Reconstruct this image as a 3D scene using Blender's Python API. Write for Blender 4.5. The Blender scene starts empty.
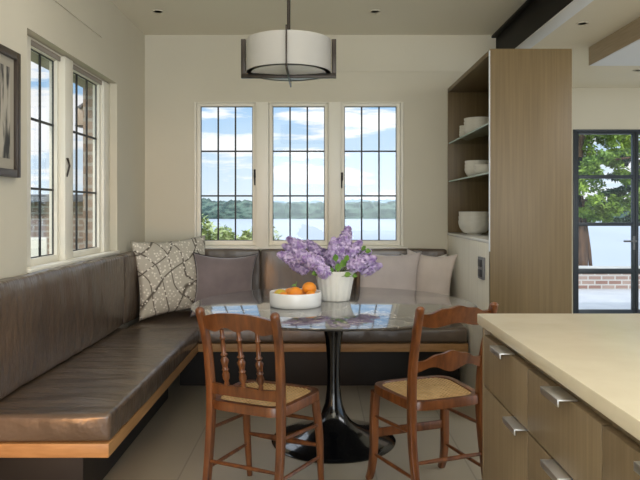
import bpy, bmesh, math, random
from mathutils import Vector, Matrix, Euler, noise
random.seed(7)
PI = math.pi
sc = bpy.context.scene
COL = sc.collection

# ------------------------------------------------------------------ nodes / materials
def lin(r, g, b):
    f = lambda c: (c/255/12.92) if c/255 <= .04045 else ((c/255+.055)/1.055)**2.4
    return (f(r), f(g), f(b), 1)

def mat(name, c1, c2=None, scale=(1, 1, 1), nscale=5, rough=.5, metal=0, bump=0, bscale=None, bdist=.01,
        spec=.5, coat=0, coat_rough=.1, ramp=(.35, .65), detail=4, emit=None, sheen=0, noise_rough=None, coords='Object', distort=0):
    m = bpy.data.materials.new(name); m.use_nodes = True
    nt = m.node_tree; N = nt.nodes; L = nt.links
    b = N['Principled BSDF']
    b.inputs['Roughness'].default_value = rough
    b.inputs['Metallic'].default_value = metal
    b.inputs['Specular IOR Level'].default_value = spec
    b.inputs['Coat Weight'].default_value = coat
    b.inputs['Coat Roughness'].default_value = coat_rough
    b.inputs['Sheen Weight'].default_value = sheen
    b.inputs['Base Color'].default_value = c1
    tc = N.new('ShaderNodeTexCoord'); mp = N.new('ShaderNodeMapping')
    mp.inputs['Scale'].default_value = scale
    L.new(tc.outputs[coords], mp.inputs['Vector'])
    nz = N.new('ShaderNodeTexNoise'); nz.inputs['Scale'].default_value = nscale
    nz.inputs['Detail'].default_value = detail; nz.inputs['Distortion'].default_value = distort
    L.new(mp.outputs[0], nz.inputs['Vector'])
    if c2 is not None:
        r = N.new('ShaderNodeValToRGB')
        r.color_ramp.elements[0].position = ramp[0]; r.color_ramp.elements[0].color = c1
        r.color_ramp.elements[1].position = ramp[1]; r.color_ramp.elements[1].color = c2
        L.new(nz.outputs['Fac'], r.inputs[0]); L.new(r.outputs[0], b.inputs['Base Color'])
    if noise_rough:
        mr = N.new('ShaderNodeMapRange'); mr.inputs['To Min'].default_value = noise_rough[0]; mr.inputs['To Max'].default_value = noise_rough[1]
        L.new(nz.outputs['Fac'], mr.inputs[0]); L.new(mr.outputs[0], b.inputs['Roughness'])
    if bump:
        bp = N.new('ShaderNodeBump'); bp.inputs['Strength'].default_value = bump; bp.inputs['Distance'].default_value = bdist
        if bscale is not None:
            n2 = N.new('ShaderNodeTexNoise'); n2.inputs['Scale'].default_value = 1; n2.inputs['Detail'].default_value = 4
            m2 = N.new('ShaderNodeMapping'); m2.inputs['Scale'].default_value = bscale
            L.new(tc.outputs[coords], m2.inputs['Vector']); L.new(m2.outputs[0], n2.inputs['Vector'])
            L.new(n2.outputs['Fac'], bp.inputs['Height'])
        else:
            L.new(nz.outputs['Fac'], bp.inputs['Height'])
        L.new(bp.outputs[0], b.inputs['Normal'])
    return m

M = {}
M['wall'] = mat('wall_plaster', lin(216, 208, 188), lin(211, 203, 183), nscale=1.2, rough=.85, bump=.04, bscale=(90, 90, 90), bdist=.002)
M['ceiling'] = mat('ceiling_plaster', lin(236, 229, 210), lin(233, 226, 207), nscale=1, rough=.9)
M['cream'] = mat('cream_paint', lin(242, 236, 220), lin(238, 232, 216), nscale=2, rough=.4)
M['lead'] = mat('dark_lead', lin(26, 27, 28), rough=.5)
M['bronze'] = mat('dark_bronze', lin(52, 46, 40), rough=.35, metal=.7)
M['oak'] = mat('oak_veneer', lin(102, 84, 54), lin(119, 99, 66), scale=(45, 45, 1.2), nscale=1.6, rough=.45, ramp=(.3, .7), bump=.05, bdist=.001)
M['oak_pale_lit'] = mat('pale_lit_oak_veneer', lin(244, 238, 222), lin(232, 224, 206), scale=(40, 40, 1.1), nscale=1.6, rough=.5, ramp=(.3, .7))  # pale oak whitened further so its colour carries the window light
M['oak_island'] = mat('island_oak', lin(142, 124, 99), lin(125, 108, 84), scale=(50, 50, 1.3), nscale=1.6, rough=.45, ramp=(.3, .7))
M['oak_rail'] = mat('bench_oak', lin(180, 136, 88), lin(158, 116, 72), scale=(6, 2, 45), nscale=1.5, rough=.42, ramp=(.3, .7))
M['dark_base'] = mat('dark_plinth', lin(36, 31, 27), rough=.6)
M['stone'] = mat('counter_stone', lin(236, 226, 204), lin(230, 219, 196), nscale=9, rough=.22, spec=.5)
M['steel'] = mat('brushed_nickel', lin(215, 215, 215), rough=.38, metal=1)
M['beam'] = mat('blackened_steel', lin(20, 18, 17), lin(28, 25, 23), nscale=4, rough=.6, spec=.2)
M['white_metal'] = mat('pale_trim', lin(232, 236, 240), rough=.5)
M['door'] = mat('door_steel', lin(54, 60, 66), rough=.4, metal=.2)
M['walnut'] = mat('chair_walnut', lin(136, 80, 40), lin(72, 37, 18), scale=(18, 18, 3), nscale=2.0, rough=.32, coat=.4, coat_rough=.18, ramp=(.25, .75), bump=.03, bdist=.001)
M['cane'] = mat('woven_cane', lin(232, 200, 148), lin(214, 178, 124), nscale=30, rough=.5)
M['black_gloss'] = mat('black_lacquer', lin(10, 11, 14), rough=.14, coat=.6, coat_rough=.04)
M['white_cer'] = mat('white_ceramic', lin(236, 234, 230), rough=.25, coat=.3)
M['vase'] = mat('ivory_ceramic', lin(238, 234, 224), rough=.3, coat=.3)
M['bowl_pale'] = mat('pale_stoneware', lin(226, 222, 210), lin(214, 209, 196), nscale=20, rough=.4)
M['orange'] = mat('orange_peel', lin(240, 152, 40), lin(234, 136, 28), nscale=8, rough=.4, bump=.25, bscale=(260, 260, 260), bdist=.002)
M['green_fruit'] = mat('yellow_green_peel', lin(196, 176, 60), lin(226, 160, 50), nscale=25, rough=.45)
M['leaf'] = mat('green_leaf', lin(74, 116, 40), lin(112, 150, 56), nscale=20, rough=.5)
M['stem'] = mat('green_stem', lin(98, 110, 60), rough=.6)
M['lilac'] = mat('lilac_petal', lin(152, 118, 180), lin(220, 200, 230), nscale=38, rough=.6, ramp=(.35, .6), sheen=.2)
M['black_plastic'] = mat('dark_outlet', lin(48, 48, 50), rough=.4)
M['grey_plastic'] = mat('grey_outlet', lin(120, 120, 122), rough=.4)
M['brickcap'] = mat('stone_coping', lin(190, 192, 190), lin(176, 176, 172), nscale=6, rough=.8)
M['slate'] = mat('slate_roof', lin(120, 124, 128), lin(95, 98, 104), nscale=9, rough=.8)
M['patio'] = mat('patio_paving', lin(186, 190, 194), lin(176, 180, 186), nscale=3, rough=.8)
M['lawn'] = mat('lawn_grass', lin(92, 118, 56), lin(70, 98, 42), nscale=3, rough=.9)
M['bark'] = mat('tree_bark', lin(110, 84, 64), lin(72, 54, 42), scale=(10, 10, 2), nscale=2, rough=.9, bump=.5, bdist=.02)
M['tree_leaf'] = mat('backlit_tree_foliage', lin(150, 176, 62), lin(96, 130, 44), nscale=.9, rough=.6)  # greens brightened to stand in for light shining through the leaves
M['dark_leaf'] = mat('dark_foliage', lin(44, 66, 40), lin(60, 86, 48), nscale=2, rough=.6)
M['bush_leaf'] = mat('bush_foliage', lin(176, 188, 124), lin(134, 156, 92), nscale=4, rough=.6)
M['frame_dark'] = mat('picture_frame_wood', lin(64, 54, 46), rough=.4)
M['mat_board'] = mat('picture_mat', lin(168, 160, 144), rough=.8)
M['interior_dark'] = mat('fixture_black', lin(22, 20, 18), rough=.6)
M['pillow_grey'] = mat('grey_velvet', lin(128, 116, 116), lin(110, 99, 100), nscale=6, rough=.8, sheen=.6, bump=.1, bscale=(300, 300, 300), bdist=.001)
M['pillow_taupe'] = mat('taupe_linen', lin(206, 194, 190), lin(198, 186, 182), nscale=8, rough=.9, sheen=.2, bump=.2, bscale=(350, 350, 350), bdist=.001)
M['pillow_beige'] = mat('beige_linen', lin(218, 204, 194), lin(208, 194, 184), nscale=8, rough=.9, sheen=.2, bump=.2, bscale=(350, 350, 350), bdist=.001)
M['pillow_white'] = mat('off_white_linen', lin(236, 230, 224), lin(228, 222, 216), nscale=8, rough=.9)
M['piping_dark'] = mat('dark_piping', lin(70, 64, 66), rough=.8)

def leather(name, bs, bmp=.9):
    m = mat(name, lin(96, 80, 66), lin(80, 66, 54), nscale=3, rough=.3, coat=.35, coat_rough=.22, spec=.7, bump=bmp, bscale=bs, bdist=.03, noise_rough=(.26, .42))
    return m
M['leather_seat'] = leather('brown_leather_seat', (4, 13, 4))
M['leather_back'] = leather('brown_leather_back', (3, 12, 4))
M['leather_across'] = leather('brown_leather_across', (9, 4, 3), .4)

def glass_mat(name, tint=(1, 1, 1, 1), ior=1.45, rough=.0):
    m = bpy.data.materials.new(name); m.use_nodes = True
    nt = m.node_tree; N = nt.nodes; L = nt.links
    N.remove(N['Principled BSDF'])
    out = N['Material Output']
    t = N.new('ShaderNodeBsdfTransparent'); t.inputs[0].default_value = tint
    g = N.new('ShaderNodeBsdfGlossy'); g.inputs['Roughness'].default_value = rough
    ge = N.new('ShaderNodeNewGeometry'); dt = N.new('ShaderNodeVectorMath'); dt.operation = 'DOT_PRODUCT'
    L.new(ge.outputs['Incoming'], dt.inputs[0]); L.new(ge.outputs['Normal'], dt.inputs[1])
    def mth(op, a, b):
        n = N.new('ShaderNodeMath'); n.operation = op
        for i_, v_ in enumerate((a, b)):
            if v_ is None: continue
            if isinstance(v_, (int, float)): n.inputs[i_].default_value = v_
            else: L.new(v_, n.inputs[i_])
        return n.outputs[0]
    c_ = mth('ABSOLUTE', dt.outputs['Value'], None); p_ = mth('POWER', mth('SUBTRACT', 1, c_), 5)
    f0 = ((ior-1)/(ior+1))**2
    fr = mth('MULTIPLY_ADD', p_, 1-f0); fr.node.inputs[2].default_value = f0
    mx = N.new('ShaderNodeMixShader')
    L.new(fr, mx.inputs[0]); L.new(t.outputs[0], mx.inputs[1]); L.new(g.outputs[0], mx.inputs[2])
    L.new(mx.outputs[0], out.inputs[0])
    return m
M['glass'] = glass_mat('window_glass', ior=1.38)
M['shelf_glass'] = glass_mat('shelf_glass', (.86, .93, .90, 1), 1.5, .02)
M['shelf_edge'] = mat('glass_edge', lin(176, 196, 190), rough=.2)

def shade_mat():
    m = bpy.data.materials.new('frosted_glass_shade'); m.use_nodes = True
    nt = m.node_tree; N = nt.nodes; L = nt.links
    b = N['Principled BSDF']; out = N['Material Output']
    b.inputs['Base Color'].default_value = lin(200, 197, 190); b.inputs['Roughness'].default_value = .3
    tr = N.new('ShaderNodeBsdfTranslucent'); tr.inputs[0].default_value = lin(212, 208, 200)
    mx = N.new('ShaderNodeMixShader'); mx.inputs[0].default_value = .35
    L.new(b.outputs[0], mx.inputs[1]); L.new(tr.outputs[0], mx.inputs[2]); L.new(mx.outputs[0], out.inputs[0])
    return m
M['shade'] = shade_mat()
M['frost'] = mat('opal_diffuser', lin(238, 238, 234), rough=.4)

def brick_mat(name, c1, c2, mortar, scale=1., bw=.22, rh=.075, ms=.012, axis='XZ', rough=.85, bump=.4, offset=(0, 0, 0)):
    m = bpy.data.materials.new(name); m.use_nodes = True
    nt = m.node_tree; N = nt.nodes; L = nt.links; b = N['Principled BSDF']
    tc = N.new('ShaderNodeTexCoord'); sp = N.new('ShaderNodeSeparateXYZ'); cb = N.new('ShaderNodeCombineXYZ')
    L.new(tc.outputs['Object'], sp.inputs[0])
    if axis == 'SUM':
        ad = N.new('ShaderNodeMath'); L.new(sp.outputs[0], ad.inputs[0]); L.new(sp.outputs[1], ad.inputs[1])
        L.new(ad.outputs[0], cb.inputs[0]); L.new(sp.outputs[2], cb.inputs[1])
    else:
        L.new(sp.outputs['XYZ'.index(axis[0])], cb.inputs[0]); L.new(sp.outputs['XYZ'.index(axis[1])], cb.inputs[1])
    br = N.new('ShaderNodeTexBrick'); br.inputs['Scale'].default_value = scale
    br.inputs['Brick Width'].default_value = bw; br.inputs['Row Height'].default_value = rh
    br.inputs['Mortar Size'].default_value = ms; br.inputs['Color1'].default_value = c1
    br.inputs['Color2'].default_value = c2; br.inputs['Mortar'].default_value = mortar
    mp = N.new('ShaderNodeMapping'); mp.inputs['Location'].default_value = offset
    L.new(cb.outputs[0], mp.inputs[0]); L.new(mp.outputs[0], br.inputs['Vector'])
    nz = N.new('ShaderNodeTexNoise'); nz.inputs['Scale'].default_value = 1.7; nz.inputs['Detail'].default_value = 8
    L.new(tc.outputs['Object'], nz.inputs['Vector'])
    mr = N.new('ShaderNodeMapRange'); mr.inputs['To Min'].default_value = .8; mr.inputs['To Max'].default_value = 1.2
    L.new(nz.outputs['Fac'], mr.inputs[0])
    hs = N.new('ShaderNodeHueSaturation'); L.new(mr.outputs[0], hs.inputs['Value']); L.new(br.outputs['Color'], hs.inputs['Color'])
    L.new(hs.outputs[0], b.inputs['Base Color'])
    b.inputs['Roughness'].default_value = rough
    if bump:
        bp = N.new('ShaderNodeBump'); bp.invert = True; bp.inputs['Strength'].default_value = bump; bp.inputs['Distance'].default_value = .006
        L.new(br.outputs['Fac'], bp.inputs['Height']); L.new(bp.outputs[0], b.inputs['Normal'])
    return m
M['brick'] = brick_mat('weathered_brick', lin(132, 108, 92), lin(154, 130, 112), lin(164, 154, 142), axis='SUM')
M['brick_pale'] = brick_mat('pale_old_brick', lin(176, 154, 142), lin(150, 116, 104), lin(200, 196, 190), axis='SUM')
M['floor'] = brick_mat('limestone_planks', lin(168, 158, 138), lin(160, 150, 131), lin(140, 131, 114), axis='YX', bw=1.8, rh=.46, ms=.004, rough=.34, bump=.1, offset=(.4, .21, 0))

def marble():
    m = bpy.data.materials.new('grey_marble'); m.use_nodes = True
    nt = m.node_tree; N = nt.nodes; L = nt.links; b = N['Principled BSDF']
    tc = N.new('ShaderNodeTexCoord')
    n1 = N.new('ShaderNodeTexNoise'); n1.inputs['Scale'].default_value = 3.2; n1.inputs['Detail'].default_value = 8; n1.inputs['Distortion'].default_value = 1.2
    r1 = N.new('ShaderNodeValToRGB'); r1.color_ramp.elements[0].position = .35; r1.color_ramp.elements[0].color = lin(80, 78, 77)
    r1.color_ramp.elements[1].position = .68; r1.color_ramp.elements[1].color = lin(126, 123, 120)
    n2 = N.new('ShaderNodeTexNoise'); n2.inputs['Scale'].default_value = 2.1; n2.inputs['Detail'].default_value = 6; n2.inputs['Distortion'].default_value = 2.5
    r2 = N.new('ShaderNodeValToRGB'); e = r2.color_ramp.elements
    e[0].position = .485; e[0].color = (0, 0, 0, 1); e[1].position = .515; e[1].color = (0, 0, 0, 1)
    e2 = r2.color_ramp.elements.new(.5); e2.color = (1, 1, 1, 1)
    mx = N.new('ShaderNodeMix'); mx.data_type = 'RGBA'; mx.inputs['B'].default_value = lin(190, 182, 172)
    for n in (n1, n2): L.new(tc.outputs['Object'], n.inputs['Vector'])
    L.new(n1.outputs['Fac'], r1.inputs[0]); L.new(n2.outputs['Fac'], r2.inputs[0])
    L.new(r2.outputs[0], mx.inputs['Factor']); L.new(r1.outputs[0], mx.inputs['A']); L.new(mx.outputs['Result'], b.inputs['Base Color'])
    b.inputs['Roughness'].default_value = .09; b.inputs['Specular IOR Level'].default_value = .7
    b.inputs['Coat Weight'].default_value = .5; b.inputs['Coat Roughness'].default_value = .04
    return m
M['marble'] = marble()

def branch_fabric():
    # sage fabric with meandering dark twigs and small pale blossoms
    m = bpy.data.materials.new('blossom_print_fabric'); m.use_nodes = True
    nt = m.node_tree; N = nt.nodes; L = nt.links; b = N['Principled BSDF']
    tc = N.new('ShaderNodeTexCoord')
    base = lin(186, 180, 165)
    def ramp(pairs):
        r = N.new('ShaderNodeValToRGB'); el = r.color_ramp.elements
        el[0].position, el[0].color = pairs[0]; el[1].position, el[1].color = pairs[-1]
        for p, c in pairs[1:-1]:
            x = el.new(p); x.color = c
        return r
    K = (0, 0, 0, 1); W = (1, 1, 1, 1)
    mp = N.new('ShaderNodeMapping'); mp.inputs['Rotation'].default_value = (0, .5, 0)
    L.new(tc.outputs['Object'], mp.inputs[0])
    wv = N.new('ShaderNodeTexWave'); wv.wave_type = 'BANDS'; wv.bands_direction = 'X'; wv.inputs['Scale'].default_value = 2.6
    wv.inputs['Distortion'].default_value = 11; wv.inputs['Detail'].default_value = 1.5; wv.inputs['Detail Scale'].default_value = .9
    L.new(mp.outputs[0], wv.inputs[0])
    rw = ramp([(0, W), (.03, K), (1, K)]); L.new(wv.outputs['Fac'], rw.inputs[0])
    mp2 = N.new('ShaderNodeMapping'); mp2.inputs['Rotation'].default_value = (0, -.6, 0); L.new(tc.outputs['Object'], mp2.inputs[0])
    w2 = N.new('ShaderNodeTexWave'); w2.bands_direction = 'X'; w2.inputs['Scale'].default_value = 1.9; w2.inputs['Distortion'].default_value = 13; w2.inputs['Detail Scale'].default_value = .7
    L.new(mp2.outputs[0], w2.inputs[0])
    rw2 = ramp([(0, W), (.03, K), (1, K)]); L.new(w2.outputs['Fac'], rw2.inputs[0])
    mxa = N.new('ShaderNodeMath'); mxa.operation = 'MAXIMUM'; L.new(rw.outputs[0], mxa.inputs[0]); L.new(rw2.outputs[0], mxa.inputs[1])
    vo = N.new('ShaderNodeTexVoronoi'); vo.inputs['Scale'].default_value = 44; vo.inputs['Randomness'].default_value = 1
    L.new(tc.outputs['Object'], vo.inputs['Vector'])
    rv = ramp([(0, W), (.28, W), (.36, K), (1, K)]); L.new(vo.outputs['Distance'], rv.inputs[0])
    m1 = N.new('ShaderNodeMix'); m1.data_type = 'RGBA'; m1.inputs['A'].default_value = base; m1.inputs['B'].default_value = lin(88, 80, 70)
    L.new(mxa.outputs[0], m1.inputs['Factor'])
    m2 = N.new('ShaderNodeMix'); m2.data_type = 'RGBA'; m2.inputs['B'].default_value = lin(226, 221, 208)
    L.new(rv.outputs[0], m2.inputs['Factor']); L.new(m1.outputs['Result'], m2.inputs['A'])
    L.new(m2.outputs['Result'], b.inputs['Base Color']); b.inputs['Roughness'].default_value = .85
    return m
M['blossom'] = branch_fabric()

def art_mat():
    m = mat('branch_artwork', lin(60, 58, 56), lin(180, 172, 156), scale=(1, 9, 2), nscale=2.4, rough=.6, ramp=(.42, .56), detail=8)
    return m
M['art'] = art_mat()

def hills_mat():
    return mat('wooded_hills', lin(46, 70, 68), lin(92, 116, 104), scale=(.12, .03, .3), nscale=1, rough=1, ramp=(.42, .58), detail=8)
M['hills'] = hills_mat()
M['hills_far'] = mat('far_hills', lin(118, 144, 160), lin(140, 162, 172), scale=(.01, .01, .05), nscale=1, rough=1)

def water():
    m = mat('lake_water', lin(160, 170, 184), lin(170, 180, 192), scale=(.02, .004, 1), nscale=1, rough=.35, bump=.0)
    return m
M['water'] = water()

# ------------------------------------------------------------------ mesh builder
WL = {}      # world location of things
class MB:
    def __init__(s): s.v = []; s.f = []; s.mi = []; s.cur = 0
    def add(s, vs, fs, mtx=None):
        n = len(s.v)
        s.v += [(mtx @ Vector(v)) if mtx else Vector(v) for v in vs]
        s.f += [tuple(i+n for i in f) for f in fs]; s.mi += [s.cur]*len(fs)
        return s
    def box(s, x0, x1, y0, y1, z0, z1, mtx=None):
        vs = [(x0, y0, z0), (x1, y0, z0), (x1, y1, z0), (x0, y1, z0), (x0, y0, z1), (x1, y0, z1), (x1, y1, z1), (x0, y1, z1)]
        fs = [(0, 3, 2, 1), (4, 5, 6, 7), (0, 1, 5, 4), (1, 2, 6, 5), (2, 3, 7, 6), (3, 0, 4, 7)]
        return s.add(vs, fs, mtx)
    def rbox(s, x0, x1, y0, y1, z0, z1, r=.004, seg=2, mtx=None):
        bm = bmesh.new()
        bmesh.ops.create_cube(bm, size=1, matrix=Matrix.Translation(((x0+x1)/2, (y0+y1)/2, (z0+z1)/2)) @ Matrix.Diagonal((x1-x0, y1-y0, z1-z0, 1)))
        bmesh.ops.bevel(bm, geom=bm.edges[:], offset=min(r, .49*min(x1-x0, y1-y0, z1-z0)), segments=seg, profile=.5, affect='EDGES')
        s.add([v.co.copy() for v in bm.verts], [tuple(v.index for v in f.verts) for f in bm.faces] if not bm.verts.index_update() else [], mtx)
        bm.free(); return s
    def lathe(s, prof, c=(0, 0, 0), seg=24, mtx=None, flute=None):
        vs = []; fs = []; n = len(prof)
        for i in range(seg):
            a = 2*PI*i/seg
            for k, (r, z) in enumerate(prof):
                rr = r*(1+flute(a, k)) if flute else r
                vs.append((c[0]+rr*math.cos(a), c[1]+rr*math.sin(a), c[2]+z))
        for i in range(seg):
            j = (i+1) % seg
            for k in range(n-1):
                fs.append((i*n+k, j*n+k, j*n+k+1, i*n+k+1))
        if prof[0][0] > 1e-5: fs.append(tuple(i*n for i in reversed(range(seg))))
        if prof[-1][0] > 1e-5: fs.append(tuple(i*n+n-1 for i in range(seg)))
        return s.add(vs, fs, mtx)
    def sweep(s, pts, rad, seg=10, up=(0, 0, 1), shape='round', mtx=None):
        pts = [Vector(p) for p in pts]; n = len(pts)
        if not isinstance(rad, (list, tuple)): rad = [rad]*n
        vs = []; fs = []
        u = Vector(up)
        for i, p in enumerate(pts):
            t = (pts[min(i+1, n-1)]-pts[max(i-1, 0)]).normalized()
            a = u - t*u.dot(t)
            if a.length < 1e-4: a = Vector((1, 0, 0)) - t*t.x
            a.normalize(); b = t.cross(a)
            r = rad[i]; ra, rb = r if isinstance(r, (list, tuple)) else (r, r)
            for k in range(seg):
                an = 2*PI*k/seg + (PI/seg if shape == 'sq' else 0)
                ca, sa = math.cos(an), math.sin(an)
                if shape == 'sq':
                    e = .35; ca = math.copysign(abs(ca)**e, ca); sa = math.copysign(abs(sa)**e, sa)
                vs.append(p + a*ca*ra + b*sa*rb)
        for i in range(n-1):
            for k in range(seg):
                j = (k+1) % seg
                fs.append((i*seg+k, i*seg+j, (i+1)*seg+j, (i+1)*seg+k))
        fs.append(tuple(reversed(range(seg)))); fs.append(tuple((n-1)*seg+k for k in range(seg)))
        return s.add(vs, fs, mtx)
    def prism(s, poly, z0, z1, mtx=None):
        n = len(poly)
        vs = [(x, y, z0) for x, y in poly]+[(x, y, z1) for x, y in poly]
        fs = [tuple(reversed(range(n))), tuple(range(n, 2*n))]+[(i, (i+1) % n, (i+1) % n+n, i+n) for i in range(n)]
        return s.add(vs, fs, mtx)
    def build(s, name, m, parent=None, local=False, smooth=40, base=None, loc=None):
        me = bpy.data.meshes.new(name)
        off = Vector((0, 0, 0)); o = bpy.data.objects.new(name, me)
        if parent is not None:
            if not local: off = WL.get(parent, Vector((0, 0, 0)))
            WL[o] = off
        elif not local:
            xs = [v.x for v in s.v]; ys = [v.y for v in s.v]; zs = [v.z for v in s.v]
            off = Vector(((min(xs)+max(xs))/2, (min(ys)+max(ys))/2, min(zs))) if base is None else Vector(base)
            WL[o] = off; o.location = off
        me.from_pydata([tuple(v-off) for v in s.v], [], s.f)
        ms = m if isinstance(m, (list, tuple)) else [m]
        for q in ms: me.materials.append(q)
        if len(ms) > 1: me.polygons.foreach_set('material_index', s.mi)
        me.update()
        bm = bmesh.new(); bm.from_mesh(me); bmesh.ops.recalc_face_normals(bm, faces=bm.faces[:]); bm.to_mesh(me); bm.free()
        if smooth:
            me.polygons.foreach_set('use_smooth', [True]*len(me.polygons)); me.set_sharp_from_angle(angle=math.radians(smooth))
        if parent is not None: o.parent = parent
        COL.objects.link(o); return o

def tag(o, label=None, cat=None, group=None, kind=None):
    if label: o['label'] = label
    if cat: o['category'] = cat
    if group: o['group'] = group
    if kind: o['kind'] = kind
    return o
def thing(name, loc, label=None, cat=None, group=None, kind=None, rz=0):
    o = bpy.data.objects.new(name, None); o.empty_display_size = .1
    o.location = loc; o.rotation_euler = (0, 0, rz); COL.objects.link(o); WL[o] = Vector(loc)
    return tag(o, label, cat, group, kind)
def struct(name, mb, m, **k): return tag(mb.build(name, m, **k), kind='structure')
def copy_tree(o, parent=None):
    c = o.copy(); COL.objects.link(c); c.parent = parent
    for ch in list(o.children): copy_tree(ch, c)
    return c

# ------------------------------------------------------------------ camera:  f = 650 px on a 640 wide frame, eye at 1.25 m
F, CX, HY, H = 650., 319.5, 209., 1.25
cam = bpy.data.cameras.new('camera'); co = bpy.data.objects.new('camera', cam); COL.objects.link(co)
cam.sensor_width = 36; cam.lens = 36*F/640; cam.shift_y = -(240-HY)/640; cam.shift_x = (320-CX)/640
co.location = (0, 0, H); co.rotation_euler = (PI/2, 0, 0); sc.camera = co
cam.clip_end = 5000

XL, YB, ZC = -1.37, 5.10, 2.617      # left wall, back wall, ceiling
XR, YK, ZK = 1.42, 6.60, 2.48        # return wall, garden wall and kitchen ceiling
YR = -3.6                             # rear of the room (open)
# ------------------------------------------------------------------ shell
struct('floor', MB().box(XL-.2, 6.2, YR, YK+.2, -.1, 0), M['floor'], smooth=0)
struct('ceiling', MB().box(XL-.25, 1.36, YR, YB+.22, ZC, ZC+.12), M['ceiling'], smooth=0)
struct('ceiling', MB().box(1.49, 6.2, YR, YK+.2, ZK, ZK+.25), M['ceiling'], smooth=0)
ZS, ZT = .95, 2.095                   # window opening sill and head
bx0, bx1 = (194-CX)*YB/F, (403.5-CX)*YB/F
w = MB(); w.box(XL, bx0, YB, YB+.2, 0, ZC).box(bx1, XR+.1, YB, YB+.2, 0, ZC).box(bx0, bx1, YB, YB+.2, 0, ZS).box(bx0, bx1, YB, YB+.2, ZT-.01, ZC)
struct('wall_back', w, M['wall'], smooth=0)
ly0, ly1 = 3.045, 4.40
w = MB(); w.box(XL-.06, XL, YR, ly0, 0, ZC).box(XL-.06, XL, ly1, YB+.2, 0, ZC).box(XL-.06, XL, ly0, ly1, 0, ZS).box(XL-.06, XL, ly0, ly1, ZT+.005, ZC)
struct('wall_left', w, M['wall'], smooth=0)
w = MB(); xa, xb = XL-.22, XL-.06
w.box(xa, xb, YR, ly0+.06, -1, ZC+.1).box(xa, xb, ly1-.03, YB+.3, -1, ZC+.1).box(xa, xb, ly0+.06, ly1-.03, -1, ZS).box(xa, xb, ly0+.06, ly1-.03, ZT-.03, ZC+.1)
struct('wall_outside', w, M['brick'], smooth=0)
struct('wall_return', MB().box(XR, XR+.1, YB+.2, YK, 0, ZC), M['wall'], smooth=0)
dx0, dx1 = 2.574, 3.86
w = MB(); w.box(XR+.1, dx0, YK, YK+.2, 0, ZK).box(dx1, 6.2, YK, YK+.2, 0, ZK).box(dx0, dx1, YK, YK+.2, 2.058, ZK)
struct('wall_far', w, M['wall'], smooth=0)
# shallow plaster headers
struct('trim_1', MB().box(.12, XR, YB-.006, YB-.0005, 2.325, ZC-.001), M['wall'], smooth=0)
struct('trim_2', MB().box(XL+.0005, XL+.008, YR, 4.075, 2.325, ZC-.001), M['wall'], smooth=0)
# dropped kitchen soffit
sw = MB(); sw.box(2.05, 4.5, .5, 4.95, ZK-.137, ZK-.001)
struct('trim_3', sw, mat('soffit_oak', lin(190, 172, 146), lin(178, 160, 134), scale=(1, 1, 20), rough=.5), smooth=0)
struct('trim_4', MB().box(2.056, 4.494, .506, 4.944, ZK-.141, ZK-.1371), M['white_metal'], smooth=0)  # bluish-white sheet stands in for daylight reflected on the soffit underside

# steel beam
bt = thing('steel_beam', (1.42, 2., 2.38), 'blackened steel ceiling beam running above the tall oak cabinet', 'beam')
MB().rbox(1.38, 1.395, .3, YB-.015, 2.385, ZC-.03, .002).build('web', M['beam'], bt)
MB().rbox(1.345, 1.44, .3, YB-.015, ZC-.03, ZC-.012, .002).build('top_flange', M['beam'], bt)
tag(MB().rbox(1.38, 1.48, .3, YB-.015, 2.375, 2.385, .002).build('bottom_flange', M['white_metal'], bt), 'underside strip, pale for reflected light')  # light reflected by the flange is put into its bluish-white colour

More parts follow.
